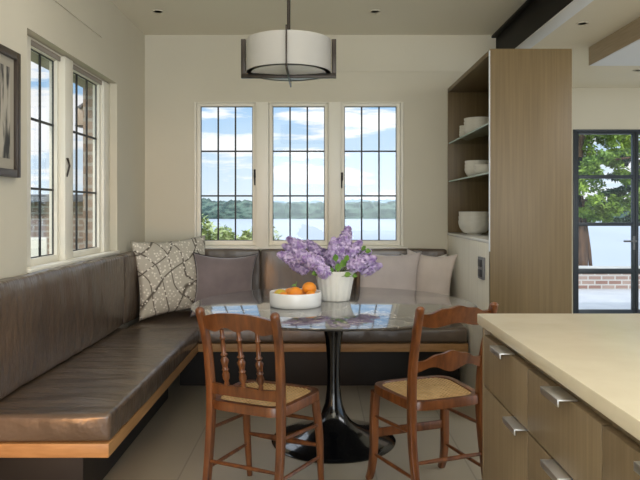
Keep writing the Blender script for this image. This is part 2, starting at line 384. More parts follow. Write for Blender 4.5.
# ------------------------------------------------------------------ windows
def frame_rect(mb, a0, a1, z0, z1, w, d0, d1, axis):
    def bx(p0, p1, q0, q1):
        if axis == 'X': mb.rbox(p0, p1, d0, d1, q0, q1, .004)
        else: mb.rbox(d0, d1, p0, p1, q0, q1, .004)
    wl, wr, wt, wb = w
    bx(a0, a0+wl, z0, z1); bx(a1-wr, a1, z0, z1); bx(a0+wl-.001, a1-wr+.001, z1-wt, z1); bx(a0+wl-.001, a1-wr+.001, z0, z0+wb)
def casement(name, axis, g0, g1, z0, z1, dp, cols, rows, sign, handle=None):
    """glass rectangle g0..g1 x z0..z1 in the plane dp; sign = direction towards the room"""
    t = thing(name, ((g0+g1)/2, dp, z0) if axis == 'X' else (dp, (g0+g1)/2, z0), kind='structure')
    s = .028
    f = MB(); frame_rect(f, g0-s, g1+s, z0-s-.014, z1+s, (s, s, s, s+.014), min(dp-.02*sign*-1, dp+.022*sign, dp-.02), max(dp+.022, dp), axis) if False else None
    lo, hi = dp-.022, dp+.022
    f = MB(); frame_rect(f, g0-s, g1+s, z0-s-.01, z1+s, (s, s, s, s+.01), lo, hi, axis); f.build('sash', M['cream'], t)
    if axis == 'X': gb = MB().box(g0-.004, g1+.004, dp-.003, dp+.003, z0-.004, z1+.004)
    else: gb = MB().box(dp-.003, dp+.003, g0-.004, g1+.004, z0-.004, z1+.004)
    gb.build('glass', M['glass'], t, smooth=0)
    mb = MB(); h = .006
    for i in range(1, cols):
        a = g0+(g1-g0)*i/cols
        if axis == 'X': mb.box(a-h, a+h, dp-.0045, dp+.0045, z0, z1)
        else: mb.box(dp-.0045, dp+.0045, a-h, a+h, z0, z1)
    for i in range(1, rows):
        z = z0+(z1-z0)*i/rows
        if axis == 'X': mb.box(g0, g1, dp-.005, dp+.005, z-h, z+h)
        else: mb.box(dp-.005, dp+.005, g0, g1, z-h, z+h)
    # dark rebate line round the glass
    e = .005
    for (p0, p1, q0, q1) in ((g0, g0+e, z0, z1), (g1-e, g1, z0, z1), (g0, g1, z0, z0+e), (g0, g1, z1-e, z1)):
        if axis == 'X': mb.box(p0, p1, dp-.004, dp+.004, q0, q1)
        else: mb.box(dp-.004, dp+.004, p0, p1, q0, q1)
    mb.build('glazing_bars', M['lead'], t, smooth=0)
    if handle:
        a, z = handle; face = dp+.022*sign
        hb = MB()
        if axis == 'X':
            hb.rbox(a-.012, a+.012, min(face, face+.012*sign), max(face, face+.012*sign), z-.03, z+.035, .004)
            hb.sweep([(a, face+.01*sign, z+.01), (a, face+.04*sign, z+.008), (a, face+.05*sign, z-.03), (a, face+.035*sign, z-.09)], [.007, .007, .006, .005], 8, up=(1, 0, 0))
        else:
            hb.rbox(min(face, face+.012*sign), max(face, face+.012*sign), a-.012, a+.012, z-.03, z+.035, .004)
            hb.sweep([(face+.01*sign, a, z+.01), (face+.04*sign, a, z+.008), (face+.05*sign, a, z-.03), (face+.035*sign, a, z-.09)], [.007, .007, .006, .005], 8, up=(0, 1, 0))
        hb.build('handle', M['bronze'], t)
    return t
gp = YB+.05
U = lambda x, Y: (x-CX)*Y/F
gz0, gz1 = H-(240.5-HY)*gp/F, H+(HY-106.7)*gp/F
G = [(201, 252.8), (272.8, 324.6), (344.3, 396.3)]
casement('window_1', 'X', U(G[0][0], gp), U(G[0][1], gp), gz0, gz1, gp, 3, 3, -1, (U(255.5, gp), H+(HY-174)*gp/F))
casement('window_2', 'X', U(G[1][0], gp), U(G[1][1], gp), gz0, gz1, gp, 3, 3, -1)
casement('window_3', 'X', U(G[2][0], gp), U(G[2][1], gp), gz0, gz1, gp, 3, 3, -1, (U(341.5, gp), H+(HY-177)*gp/F))
# fixed frame between and around the back casements
f = MB(); s = .029
e0, e1 = bx0+.001, bx1-.001
edges = [e0]+[v for a, b in G for v in (U(a, gp)-s, U(b, gp)+s)]+[e1]
y0, y1 = YB-.006, YB+.11
for i in range(0, 8, 2):
    f.rbox(edges[i], edges[i+1], y0 if i in (0, 6) else y0-.012, y1, ZS+.001, ZT-.011, .004)
f.rbox(e0, e1, y0, y1, gz1+s, ZT-.011, .004); f.rbox(e0, e1, y0, y1, ZS+.001, gz0-s-.01, .004)
struct('trim_5', f, M['cream'])
struct('trim_6', MB().rbox(bx0-.03, bx1+.03, YB-.035, YB-.007, ZS-.014, ZS+.004, .003), M['cream'])   # stool
lp = XL-.09
casement('window_4', 'Y', 3.225, 3.561, gz0, gz1, lp, 2, 3, 1, (3.61, H+(HY-160)*3.61*.99/F))
casement('window_5', 'Y', 3.735, 4.246, gz0, gz1, lp, 3, 3, 1)
f = MB()
for a, b, d in ((ly0+.001, 3.225-s, 0), (3.561+s, 3.735-s, .014), (4.246+s, ly1-.001, 0)):
    f.rbox(lp-.03, XL-.06+.012+d, a, b, ZS+.001, ZT-.001, .004)
f.rbox(lp-.03, XL-.048, ly0+.001, ly1-.001, gz1+s, ZT-.001, .004); f.rbox(lp-.03, XL-.048, ly0+.001, ly1-.001, ZS+.001, gz0-s-.01, .004)
struct('trim_7', f, M['cream'])
struct('trim_8', MB().rbox(XL-.047, XL+.02, ly0+.002, ly1-.002, ZS-.001, ZS+.018, .004), M['cream'])

# ------------------------------------------------------------------ steel garden door
def zk(y): return H-(y-HY)*YK/F
d = thing('door_1', (2.9, YK, 0), kind='structure')
f = MB(); f.rbox(dx0+.001, dx0+.03, YK-.01, YK+.08, .001, 2.057, .003); f.rbox(dx0+.03, dx1-.03, YK-.01, YK+.08, 2.035, 2.057, .003); f.rbox(dx1-.03, dx1-.001, YK-.01, YK+.08, .001, 2.057, .003)
f.build('jamb', M['door'], d)
def leaf(x0, x1, handle_x):
    lf = MB(); sw = .028; y0, y1 = YK+.005, YK+.05
    lf.rbox(x0, x0+sw, y0, y1, .012, 2.033, .003); lf.rbox(x1-sw, x1, y0, y1, .012, 2.033, .003)
    for z0, z1 in ((2.01, 2.033), (zk(178.5), zk(175)), (zk(226), zk(222.6)), (zk(274), zk(269)), (.012, .225)):
        lf.rbox(x0+sw, x1-sw, y0, y1, z0, z1, .003)
    lo = lf.build('leaf', M['door'], d)
    MB().box(x0+sw-.004, x1-sw+.004, YK+.025, YK+.03, .2, 2.02).build('glass', M['glass'], lo, smooth=0)
    if not handle_x: return
    hb = MB(); hx, sgn = handle_x; hz = zk(241)
    hb.rbox(hx-.012, hx+.012, YK-.004, YK+.006, hz-.09, hz+.05, .003)
    hb.sweep([(hx, YK+.003, hz), (hx, YK-.05, hz), (hx+.03*sgn, YK-.055, hz), (hx+.13*sgn, YK-.055, hz)], .009, 8)
    hb.build('handle', M['grey_plastic'], lo)
leaf(dx0+.032, 3.212, (3.195, -1)); leaf(3.216, dx1-.032, None)

# ------------------------------------------------------------------ outside
struct('ground', MB().box(-30, 2.0, YB+.35, 22, -1.6, -1.5), M['lawn'], smooth=0)
struct('ground', MB().box(-30, XL-.25, -12, YB+.35, -1.6, -1.5), M['lawn'], smooth=0)
struct('ground', MB().box(2.0, 14, YK+.2, 10.6, -.3, -.06), M['patio'], smooth=0)
struct('lake', MB().box(-1500, 1800, 23, 1400, -10.2, -10), M['water'], smooth=0)
def ridge(name, Y, x0, x1, hfun, m, depth=60, base=-10.1, n=400):
    mb = MB(); vs = []; fs = []
    rows = [(0, 0.0), (1.5, .35), (8, .6), (22, .85), (depth, 1.)]
    for i in range(n):
        x = x0+(x1-x0)*i/(n-1); h = hfun(x)
        for k, (dy, fr) in enumerate(rows):
            vs.append((x, Y+dy+6*noise.noise((x*.01, k, 0)), base+h*fr*(1+.12*noise.noise((x*.11, k*3.1, 5)))))
    r = len(rows)
    for i in range(n-1):
        for k in range(r-1): fs.append((i*r+k, (i+1)*r+k, (i+1)*r+k+1, i*r+k+1))
    mb.add(vs, fs); return struct(name, mb, m, smooth=0)
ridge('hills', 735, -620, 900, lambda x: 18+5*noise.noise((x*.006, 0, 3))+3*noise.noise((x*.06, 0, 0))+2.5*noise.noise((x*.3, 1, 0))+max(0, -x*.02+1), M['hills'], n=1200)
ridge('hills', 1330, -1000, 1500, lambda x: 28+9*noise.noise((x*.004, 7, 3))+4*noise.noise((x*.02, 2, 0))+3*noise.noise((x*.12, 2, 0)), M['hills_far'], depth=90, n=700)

def leaves_mb(blobs, n, size, seed, flat=.6):
    rnd = random.Random(seed); mb = MB(); vs = []; fs = []
    for i in range(n):
        cx, cy, cz, rx, ry, rz = rnd.choice(blobs)
        v = Vector((rnd.gauss(0, 1), rnd.gauss(0, 1), rnd.gauss(0, 1))).normalized()*(rnd.random()**.45)
        p = Vector((cx+v.x*rx, cy+v.y*ry, cz+v.z*rz))
        s = size*rnd.uniform(.6, 1.3)
        q = Euler((rnd.uniform(-1, 1)*flat+.4, rnd.uniform(-1, 1)*flat, rnd.uniform(0, 6.28))).to_matrix()
        b = len(vs)
        for a in ((-s*.35, 0, 0), (0, -s*.9, -s*.15), (s*.35, 0, 0), (0, s*.9, -s*.15)):
            vs.append(p+q @ Vector(a))
        fs += [(b, b+1, b+2), (b, b+2, b+3)]
    mb.add(vs, fs); return mb
# bushes under the left back window
bushes = [(-1.62, 8.6, .86, .36, .3, .21), (-1.32, 8.9, .74, .26, .3, .17), (-.98, 8.8, .72, .14, .25, .16), (-.74, 8.7, .8, .2, .25, .2)]
lab = ['leafy green shrub behind the left corner of the lake window', 'low green shrub beside the tallest bush outside the lake window', 'small green shrub in the middle of the bushes outside the window', 'round-topped green shrub nearest the lake window handle']
for i, b in enumerate([(b_[0]*k_, b_[1]*k_, b_[2]+.03, b_[3]*1.15, b_[4], b_[5]*1.15) for b_, k_ in zip(bushes, (.92, 1.0, .93, 1.02))]):
    x, y, z, rx, ry, rz = b
    t = thing('garden_shrub', (x, y, -1.5), lab[i], 'shrub', 'shrubs outside the back windows')
    leaves_mb([(x, y, z, rx, ry, rz), (x+.1, y, z-.25, rx*1.1, ry, rz), (x-.1, y, z-.5, rx*1.1, ry, rz*1.3), (x, y, z+.06, rx*.5, ry*.5, rz)], 2600, .05, 30+i).build('foliage', M['bush_leaf'], t, smooth=0)
    sm = MB(); sm.sweep([(x, y, -1.5), (x+.03, y, -.5), (x, y, z)], [.05, .035, .015], 7)
    for k in range(5):
        a = k*1.3; sm.sweep([(x, y, -.6+.1*k), (x+.2*math.cos(a), y+.15*math.sin(a), .1+.08*k), (x+.3*math.cos(a)*rx/.3, y+.2*math.sin(a), z)], [.025, .015, .006], 6)
    sm.build('stem', M['bark'], t)
# neighbouring brick garden building beyond the left windows
t = thing('brick_outbuilding', (-5.2, 8.8, -1.5), 'low weathered brick building with grey roof beyond the left windows', 'building')
MB().box(-9, -2.3, 8.0, 10.5, -1.5, 1.34).build('wall', M['brick'], t, smooth=0)
rf = MB(); rf.prism([(7.85, 1.34), (10.65, 1.34), (10.65, 1.40), (9.2, 1.46), (7.85, 1.42)], -9.1, -2.2, Matrix(((0, 0, 1, 0), (1, 0, 0, 0), (0, 1, 0, 0), (0, 0, 0, 1)))); rf.build('roof', M['slate'], t, smooth=0)
MB().rbox(-3.75, -3.35, 7.98, 8.02, .3, .9, .01).build('window', M['cream'], t)
t = thing('wall_lantern', (-1.70, 4.70, 1.84), 'small outdoor wall lantern beside the brick edge outside the left windows', 'lantern')
MB().rbox(-1.745, -1.655, 4.655, 4.745, 1.85, 1.97, .004).build('cage', mat('lantern_glass', lin(196, 172, 150), rough=.4), t)
MB().lathe([(.068, 0), (.066, .008), (.02, .045), (0, .05)], (-1.70, 4.70, 1.97), 4).build('cap', M['bronze'], t)
MB().sweep([(-1.592, 4.70, 1.84), (-1.66, 4.70, 1.83), (-1.70, 4.70, 1.851)], .008, 8).rbox(-1.75, -1.65, 4.65, 4.75, 1.842, 1.851, .002).build('bracket', M['bronze'], t)
# low brick wall and tree beyond the garden door
t = thing('garden_wall', (5, 10.75, -.06), 'low old brick wall with pale stone coping past the steel door', 'wall')
MB().box(2.0, 12, 10.6, 10.85, -.3, .235).build('brickwork', M['brick_pale'], t, smooth=0)
MB().rbox(1.95, 12.05, 10.56, 10.89, .235, .30, .01).build('coping', M['brickcap'], t)
t = thing('garden_tree', (4.85, 12, -1.5), 'leafy green tree with reddish trunk seen through the steel door', 'tree')
tr = MB(); tr.sweep([(4.86, 12, -1.5), (4.82, 12, .8), (4.76, 12, 2.2), (4.85, 12, 3.6), (5.1, 12, 5)], [.14, .12, .1, .08, .05], 10)
tr.sweep([(5.12, 12, -1.2), (4.98, 12.0, .5), (4.84, 12, 1.5)], [.035, .035, .03], 8)
for a, b in (((4.8, 12, 1.9), (5.8, 11.8, 2.2)), ((4.8, 12, 2.5), (5.6, 12.1, 2.9)), ((4.8, 12, 1.4), (5.4, 11.9, 1.2)), ((4.8, 12, 2.2), (4.3, 12, 2.6))):
    tr.sweep([a, ((a[0]+b[0])/2, a[1], (a[2]+b[2])/2+.1), b], [.04, .03, .012], 7)
tr.build('trunk', M['bark'], t)
bl = []; rr = random.Random(5)
for i in range(120):
    bl.append((rr.uniform(4.4, 6.7), rr.uniform(11.6, 12.6), rr.uniform(1.15, 3.1), rr.uniform(.1, .24), .2, rr.uniform(.08, .2)))
for i in range(8): bl.append((rr.uniform(4.7, 5.5), 12, rr.uniform(1.05, 1.5), .12, .15, .12))
leaves_mb(bl, 17000, .06, 3, 1.0).build('foliage', M['tree_leaf'], t, smooth=0)
t = thing('dark_conifer', (6.3, 13.5, -1.5), 'dark drooping evergreen boughs at the right of the steel door view', 'tree')
MB().sweep([(6.75, 13.5, -1.5), (6.75, 13.5, 4)], [.12, .05], 8).build('trunk', M['bark'], t)
bl = []
for i in range(26):
    z = rr.uniform(.95, 2.6); bl.append((rr.uniform(6.0, 6.8), 13.5, z, .2, .25, .06))
leaves_mb(bl, 3500, .07, 9, .8).build('foliage', M['dark_leaf'], t, smooth=0)

# ------------------------------------------------------------------ tall cabinet with open shelves
cx0, cx1, cy0, cy1, ct = 1.0, 1.48, 3.81, YB-.016, 2.19
t = thing('tall_cabinet', ((cx0+cx1)/2, 4.45, 0), 'tall oak cabinet with open glass-shelved niche beside the bench', 'cabinet')
MB().rbox(cx0, cx1, cy0, cy0+.025, 0, ct, .002).build('side_panel', M['oak'], t)
MB().rbox(cx0+.002, 1.40, cy0+.025, cy1, ct-.03, ct, .002).build('top_panel', M['oak'], t)
MB().rbox(cx0+.002, 1.36, cy1-.02, cy1, 1.067, ct-.03, .002).build('end_panel', M['oak'], t)
MB().rbox(1.385, 1.405, cy0+.025, cy1, 1.067, ct-.03, .002).build('back_panel', M['oak'], t)
tag(MB().rbox(cx0+.004, 1.40, cy0+.025, cy1, 0, 1.045, .002).build('lower_body', M['oak_pale_lit'], t), 'oak lower panel, whitened for window light')
tag(MB().rbox(cx0, 1.383, cy0+.025, cy1, 1.046, 1.066, .003).build('ledge', M['white_cer'], t), 'white ledge')
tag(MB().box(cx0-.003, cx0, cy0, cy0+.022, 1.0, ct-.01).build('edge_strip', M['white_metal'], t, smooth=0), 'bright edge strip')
for z in (1.765, 1.47):
    g = MB().box(cx0+.012, 1.383, cy0+.027, cy1-.022, z-.01, z).build('glass_shelf', M['shelf_glass'], t, smooth=0)
    MB().box(cx0+.006, cx0+.012, cy0+.027, cy1-.022, z-.010, z).build('shelf_edge', M['shelf_edge'], g, smooth=0)
# bowls
def bowl_mb(c, r, h, foot=.45, th=.005):
    p = [(0, .004), (r*foot*.8, .004), (r*foot, 0), (r*foot, .006)]
    for i in range(1, 8):
        a = i/7; p.append((r*foot+(r-r*foot)*math.sin(a*PI/2)**.8, .006+(h-.006)*(1-math.cos(a*PI/2))**.9 if a < 1 else h))
    q = [(r-th, h)]
    for i in range(6, 0, -1):
        a = i/7; q.append((r*foot+(r-r*foot)*math.sin(a*PI/2)**.8-th, .006+th+(h-.006)*(1-math.cos(a*PI/2))**.9))
    q.append((0, .006+th))
    return MB().lathe(p+q, c, 28)
stacks = [(1.125, 4.72, 1.067, .115, .10, .032, 3, 'on the white ledge', 'large pale bowl'),
          (1.125, 4.64, 1.471, .088, .07, .026, 3, 'on the lower glass shelf', 'pale stoneware bowl'),
          (1.115, 4.38, 1.471, .072, .055, .02, 2, 'at the front of the lower glass shelf', 'small pale cup-like bowl'),
          (1.11, 4.86, 1.766, .065, .045, .02, 4, 'at the back of the top glass shelf', 'small ivory dish'),
          (1.125, 4.62, 1.766, .10, .055, .024, 4, 'in the middle of the top glass shelf', 'ivory dish')]
pos = {2: ['bottom', 'top'], 3: ['bottom', 'middle', 'top'], 4: ['bottom', 'second lowest', 'second highest', 'top']}
for (x, y, z, r, h, dz, n, where, what) in stacks:
    for k in range(n):
        o = bowl_mb((x, y, z+k*dz), r*(1-.012*k), h).build('bowl', M['bowl_pale'])
        tag(o, '%s, %s of its stack %s' % (what, pos[n][k], where), 'bowl', 'stacked bowls on the cabinet shelves')
t = thing('power_outlet', (cx0, 3.99, .82), 'dark power outlet plate on the pale side of the tall cabinet', 'outlet')
MB().rbox(cx0-.012, cx0+.0035, 3.935, 4.055, .82, .955, .002).build('plate', M['grey_plastic'], t)
for z in (.857, .918): MB().rbox(cx0-.018, cx0-.012, 3.955, 4.035, z-.022, z+.022, .002).build('socket', M['black_plastic'], t)

# ------------------------------------------------------------------ upholstery
def cushion_mb(x0, x1, y0, y1, z0, z1, r=.03, puff=.012, n=(24, 24), seed=1, wr=.004, wf=(6, 6, 6)):
    """rounded box with domed faces and gentle creasing"""
    bm = bmesh.new()
    sx, sy, sz = x1-x0, y1-y0, z1-z0
    bmesh.ops.create_cube(bm, size=1, matrix=Matrix.Translation(((x0+x1)/2, (y0+y1)/2, (z0+z1)/2)) @ Matrix.Diagonal((sx, sy, sz, 1)))
    bmesh.ops.bevel(bm, geom=bm.edges[:], offset=r, segments=4, profile=.6, affect='EDGES')
    for ax, L_ in ((0, sx), (1, sy), (2, sz)):
        k = int(max(0, (L_-2*r)//.035))
        lo = (x0, y0, z0)[ax]
        for i in range(1, k+1):
            c = lo+r+(L_-2*r)*i/(k+1)
            pc = [0, 0, 0]; pc[ax] = c; no = [0, 0, 0]; no[ax] = 1
            bmesh.ops.bisect_plane(bm, geom=bm.verts[:]+bm.edges[:]+bm.faces[:], plane_co=pc, plane_no=no)
    bm.normal_update()
    cxm, cym, czm = (x0+x1)/2, (y0+y1)/2, (z0+z1)/2
    mv = []
    for v in bm.verts:
        u = [(v.co.x-cxm)/(sx/2), (v.co.y-cym)/(sy/2), (v.co.z-czm)/(sz/2)]
        g = [max(0, 1-abs(q)**4) for q in u]
        a = v.normal; w_ = sorted(g)[1]*sorted(g)[2]
        d = puff*w_ + wr*noise.noise((v.co.x*wf[0]+seed, v.co.y*wf[1], v.co.z*wf[2]))
        mv.append(v.co + a*d)
    for v, c in zip(bm.verts, mv): v.co = c
    bm.verts.index_update()
    mb = MB(); mb.add([v.co.copy() for v in bm.verts], [tuple(v.index for v in f.verts) for f in bm.faces]); bm.free()
    return mb
zs = .47
# left bench
t = thing('window_bench', (-1.1, 3.4, 0), 'brown leather bench running along the left wall under its windows', 'bench')
cushion_mb(-1.355, -.803, 2.49, 4.305, .357, zs-.008, .015, .010, seed=3, wr=.006, wf=(3, 9, 4)).build('seat_cushion', M['leather_seat'], t, smooth=180)
bkm = Matrix.Identity(4)
cushion_mb(-1.362, -1.292, 1.6, 4.30, zs+.012, .942, .02, .012, seed=5, wr=.008, wf=(3, 7, 3)).build('back_cushion', M['leather_back'], t, smooth=180)
cushion_mb(-1.362, -1.292, 4.32, 5.08, zs+.012, .942, .02, .010, seed=8, wr=.005, wf=(3, 7, 3)).build('back_cushion', M['leather_back'], t, smooth=180)
MB().rbox(-1.365, -.806, 2.485, 4.315, .298, .352, .003).build('rail', M['oak_rail'], t)
MB().rbox(-1.365, -1.0, 2.75, 4.30, .0, .297, .003).build('plinth', M['dark_base'], t)
# back bench
t = thing('window_bench', (0, 4.7, 0), 'brown leather bench along the back wall beneath the lake windows', 'bench')
cushion_mb(-1.28, -.30, 4.325, 5.02, .357, zs-.01, .025, .010, seed=13, wr=.006, wf=(8, 4, 4)).build('seat_cushion', M['leather_across'], t, smooth=180)
cushion_mb(-.285, .985, 4.325, 5.02, .357, zs-.01, .025, .010, seed=17, wr=.006, wf=(8, 4, 4)).build('seat_cushion', M['leather_across'], t, smooth=180)
xs = [-1.275, -.46, .28, .99]
for a, b in zip(xs, xs[1:]):
    cushion_mb(a+.004, b-.004, 5.035, 5.085, zs+.012, .935, .02, .008, seed=a*9, wr=.004, wf=(6, 4, 4)).build('back_cushion', M['leather_across'], t, smooth=180)
MB().rbox(-1.365, .992, 4.33, 5.085, .298, .352, .003).build('rail', M['oak_rail'], t)
MB().rbox(-.99, .992, 4.6, 5.085, 0, .297, .003).build('plinth', M['dark_base'], t)

# pillows
def pillow(name, c, size, th, yaw, lean, roll, m, label, piping=None, sag=0.075):
    n = 26; vs = []; fs = []
    def P(i, j, side):
        u = i/n*2-1; v = j/n*2-1
        w_ = size[0]/2; h_ = size[1]/2
        px = u*w_*(1-sag*2.2*(1-v*v)*abs(u)**3); pz = v*h_*(1-sag*2.2*(1-u*u)*abs(v)**3)
        t_ = th*((1-abs(u)**2.2)*(1-abs(v)**2.2))**.62
        t_ += .006*noise.noise((u*3+c[0]*7, v*3, side))*(1-max(abs(u), abs(v))**4)
        return Vector((px, side*t_/2, pz))
    idx = {}
    for side in (-1, 1):
        for i in range(n+1):
            for j in range(n+1):
                if side == 1 and (i in (0, n) or j in (0, n)): idx[(i, j, 1)] = idx[(i, j, -1)]; continue
                idx[(i, j, side)] = len(vs); vs.append(P(i, j, side))
        for i in range(n):
            for j in range(n):
                q = (idx[(i, j, side)], idx[(i+1, j, side)], idx[(i+1, j+1, side)], idx[(i, j+1, side)])
                fs.append(q if side < 0 else tuple(reversed(q)))
    R = Matrix.Rotation(yaw, 4, 'Z') @ Matrix.Rotation(-lean, 4, 'X') @ Matrix.Rotation(roll, 4, 'Y')
    o = MB().add(vs, fs).build(name, m, local=True, smooth=180)
    o.matrix_world = Matrix.Translation(c) @ R
    tag(o, label, 'pillow', 'throw pillows on the bench')
    if piping:
        loop = [P(i, 0, -1) for i in range(n)]+[P(n, j, -1) for j in range(n)]+[P(i, n, -1) for i in range(n, 0, -1)]+[P(0, j, -1) for j in range(n, 0, -1)]+[P(0, 0, -1)]
        pp = MB().sweep(loop, .0045, 6, up=(0, 1, 0)).build('piping', piping, o, local=True)
    return o
R_ = math.radians
pillow('throw_pillow', (-1.055, 4.70, .765), (.58, .56), .20, R_(36), R_(9), R_(-3), M['blossom'], 'sage pillow with blossom branch print in the bench corner', sag=.045)
pillow('throw_pillow', (-.685, 4.69, .705), (.47, .46), .13, R_(6), R_(12), R_(1.5), M['pillow_grey'], 'dark grey velvet pillow with dark piping beside the printed pillow', M['piping_dark'])
pillow('throw_pillow', (.80, 4.955, .70), (.36, .42), .09, R_(0), R_(6), 0, M['pillow_white'], 'off-white pillow mostly hidden behind the two right pillows')
pillow('throw_pillow', (.805, 4.80, .705), (.40, .47), .12, R_(-30), R_(6), R_(4), M['pillow_beige'], 'beige linen pillow against the pale cabinet side')
pillow('throw_pillow', (.50, 4.72, .712), (.49, .48), .13, R_(2), R_(10), R_(2), M['pillow_taupe'], 'taupe linen pillow right of the lilac vase')

# ------------------------------------------------------------------ table
tx, ty, tz = .076, 3.52, .74
t = thing('pedestal_table', (tx, ty, 0), 'round grey marble pedestal table on a glossy black tulip base', 'table')
MB().lathe([(0, tz-.022), (.70, tz-.022), (.745, tz-.012), (.757, tz-.004), (.759, tz-.001), (.755, tz), (0, tz)], (tx, ty, 0), 96).build('tabletop', M['marble'], t, smooth=30)
prof = [(.333, 0), (.335, .006), (.326, .013), (.30, .022), (.25, .035), (.19, .052), (.135, .075), (.095, .105), (.066, .145), (.048, .20), (.038, .27), (.034, .34), (.035, .42), (.040, .50), (.048, .56), (.060, .62), (.080, .67), (.105, .705), (.115, .7175), (0, .7175)]
MB().lathe([(0, 0)]+prof, (tx, ty, 0), 64).build('pedestal', M['black_gloss'], t, smooth=60)

# vase
vx, vy, vz = .087, 3.64, tz+.0005
fl = lambda a, k: .035*abs(math.cos(a*9)) - .02
o = MB().lathe([(0, .0), (.078, 0), (.082, .006), (.088, .04), (.097, .09), (.107, .14), (.113, .166), (.110, .168), (.106, .164), (.09, .09), (.08, .03), (0, .025)], (vx, vy, vz), 108, flute=fl).build('vase', M['vase'], smooth=60)
tag(o, 'ivory fluted tapering ceramic vase holding lilacs on the table', 'vase')
# lilacs
def floret_cluster(seed, L_=.13, R0=.050, n=330):
    rnd = random.Random(seed); vs = []; fs = []
    for i in range(n):
        tt = rnd.random()**.8
        rad = R0*(math.sin(min(1, tt*2.6+.25)*PI/2))*(1-tt**1.6*.8)*(.8+.2*rnd.random())
        if rnd.random() < .35: rad *= rnd.uniform(.5, .9)
        a = rnd.uniform(0, 2*PI)
        p = Vector((rad*math.cos(a), rad*math.sin(a), tt*L_))
        d = Vector((math.cos(a), math.sin(a), .15+tt*.9)).normalized()
        q = d.to_track_quat('Z', 'Y').to_matrix() @ Matrix.Rotation(rnd.uniform(0, 1.5), 3, 'Z') @ Matrix.Rotation(rnd.uniform(-.5, .5), 3, 'X')
        s = rnd.uniform(.008, .012)
        for k in range(4):
            w_ = Matrix.Rotation(k*PI/2, 3, 'Z')
            b = len(vs)
            for c in ((0, 0, 0), (s*.45, s*.4, .0015), (0, s, .003), (-s*.45, s*.4, .0015)):
                vs.append(p+q @ (w_ @ Vector(c)))
            fs.append((b, b+1, b+2, b+3))
    # core so that the spike is not hollow
    mb = MB().add(vs, fs)
    mb.lathe([(0, 0), (R0*.55, .15*L_), (R0*.5, .4*L_), (R0*.3, .7*L_), (0, .95*L_)], (0, 0, 0), 10)
    return mb
cl_mesh = [floret_cluster(k).build('blossom_spike', M['lilac'], local=True, smooth=0) for k in range(4)]
meshes = [o.data for o in cl_mesh]
for o in cl_mesh: bpy.data.objects.remove(o)
def leaf_mb(base, tip, w_, mb):
    base = Vector(base); tip = Vector(tip); d = tip-base; side = d.cross(Vector((0, -1, .6))).normalized()*w_; up = Vector((0, -.3, .6))*w_*.5
    mb.add([base, base+d*.3+side+up, base+d*.65+side*.8+up, tip, base+d*.65-side*.8+up, base+d*.3-side+up, base+d*.5], [(0, 1, 6), (1, 2, 6), (2, 3, 6), (3, 4, 6), (4, 5, 6), (5, 0, 6)])
    return mb
# (px, py) of the spike's middle in the photo frame, depth offset, scale
spr = [(297, 245, .02, .95, 'upper left'), (290, 258, -.05, 1.0, 'far left'), (300, 268, -.02, .8, 'lower left'), (314, 249, .05, .9, 'left of centre at the back'),
       (313, 262, -.09, 1.05, 'front left'), (322, 271, -.13, .85, 'drooping over the front of the rim'), (334, 250, -.03, 1.0, 'centre'), (345, 240, .03, 1.1, 'topmost'),
       (353, 251, .0, 1.0, 'right of the topmost one'), (364, 262, -.05, 1.0, 'front right'), (370, 268, .0, .95, 'far right'), (356, 264, -.10, .85, 'low at the right of the rim'), (327, 258, .06, .9, 'back centre'), (292, 250, .03, .85, 'between the upper and far left ones'), (304, 257, -.08, 1.0, 'between the front and far left ones'), (339, 259, -.02, .95, 'just behind the dark leaves'), (361, 257, .05, .95, 'behind the front right one')]
top = Vector((vx, vy, vz+.15))
for i, (px, py, dy, s, where) in enumerate(spr):
    Y = vy+dy; mid = Vector((U(px, Y), Y, H-(py-HY)*Y/F))
    d_ = (mid-top); d_.z = max(d_.z, .02) if py < 265 else d_.z; d_.normalize()
    if py >= 265: d_ = (d_+Vector((0, 0, .1))).normalized()
    basep = mid-d_*.06*s
    rim = top+Vector((d_.x*.05, d_.y*.05, .012))
    t = thing('lilac_sprig', tuple(top), 'purple lilac sprig in the fluted vase, %s' % where, 'flower', 'lilac sprigs in the vase')
    MB().sweep([Vector((vx+d_.x*.02, vy+d_.y*.02, vz+.04)), rim, (rim+basep)/2+Vector((0, 0, .008)), basep, mid], [.0028, .0026, .0024, .002, .0015], 6).build('stem', M['stem'], t)
    b = bpy.data.objects.new('blossom_spike', meshes[i % 4]); COL.objects.link(b); b.parent = t
    b.matrix_local = Matrix.Translation(basep-top) @ (d_.to_track_quat('Z', 'Y').to_matrix().to_4x4() @ Matrix.Rotation(i*1.1, 4, 'Z')) @ Matrix.Scale(s, 4)
def leafy(pts, label):
    t = thing('leafy_stem', tuple(top), label, 'leaves', 'green leaves among the lilacs')
    st = MB()
    for (px, py, dy, ex, ez, w_) in pts:
        Y = vy+dy; b = Vector((U(px, Y), Y, H-(py-HY)*Y/F)); leaf_mb(b, b+Vector((ex, -.01, ez)), w_, MB()).build('leaf', M['leaf'], t, smooth=0)
        st.sweep([Vector((vx, vy+dy*.3, vz+.12)), b, b+Vector((ex*.4, 0, ez*.4))], .0015, 5)
    st.build('stem', M['stem'], t)
leafy([(338, 272, -.10, .0, .05, .018), (342, 268, -.11, .015, .05, .018), (336, 262, -.11, -.005, .045, .016), (344, 276, -.12, .04, .01, .016), (333, 274, -.11, -.02, .035, .015), (346, 262, -.1, .01, .04, .014)], 'dark green lilac leaves above the front of the vase rim')
leafy([(365, 252, -.02, .035, .005, .016), (362, 251, -.02, .02, .03, .012)], 'bright green leaf poking out right of the lilacs')
leafy([(318, 274, -.12, -.035, .0, .016), (352, 276, -.1, .03, -.002, .014)], 'small leaves drooping over the vase rim')

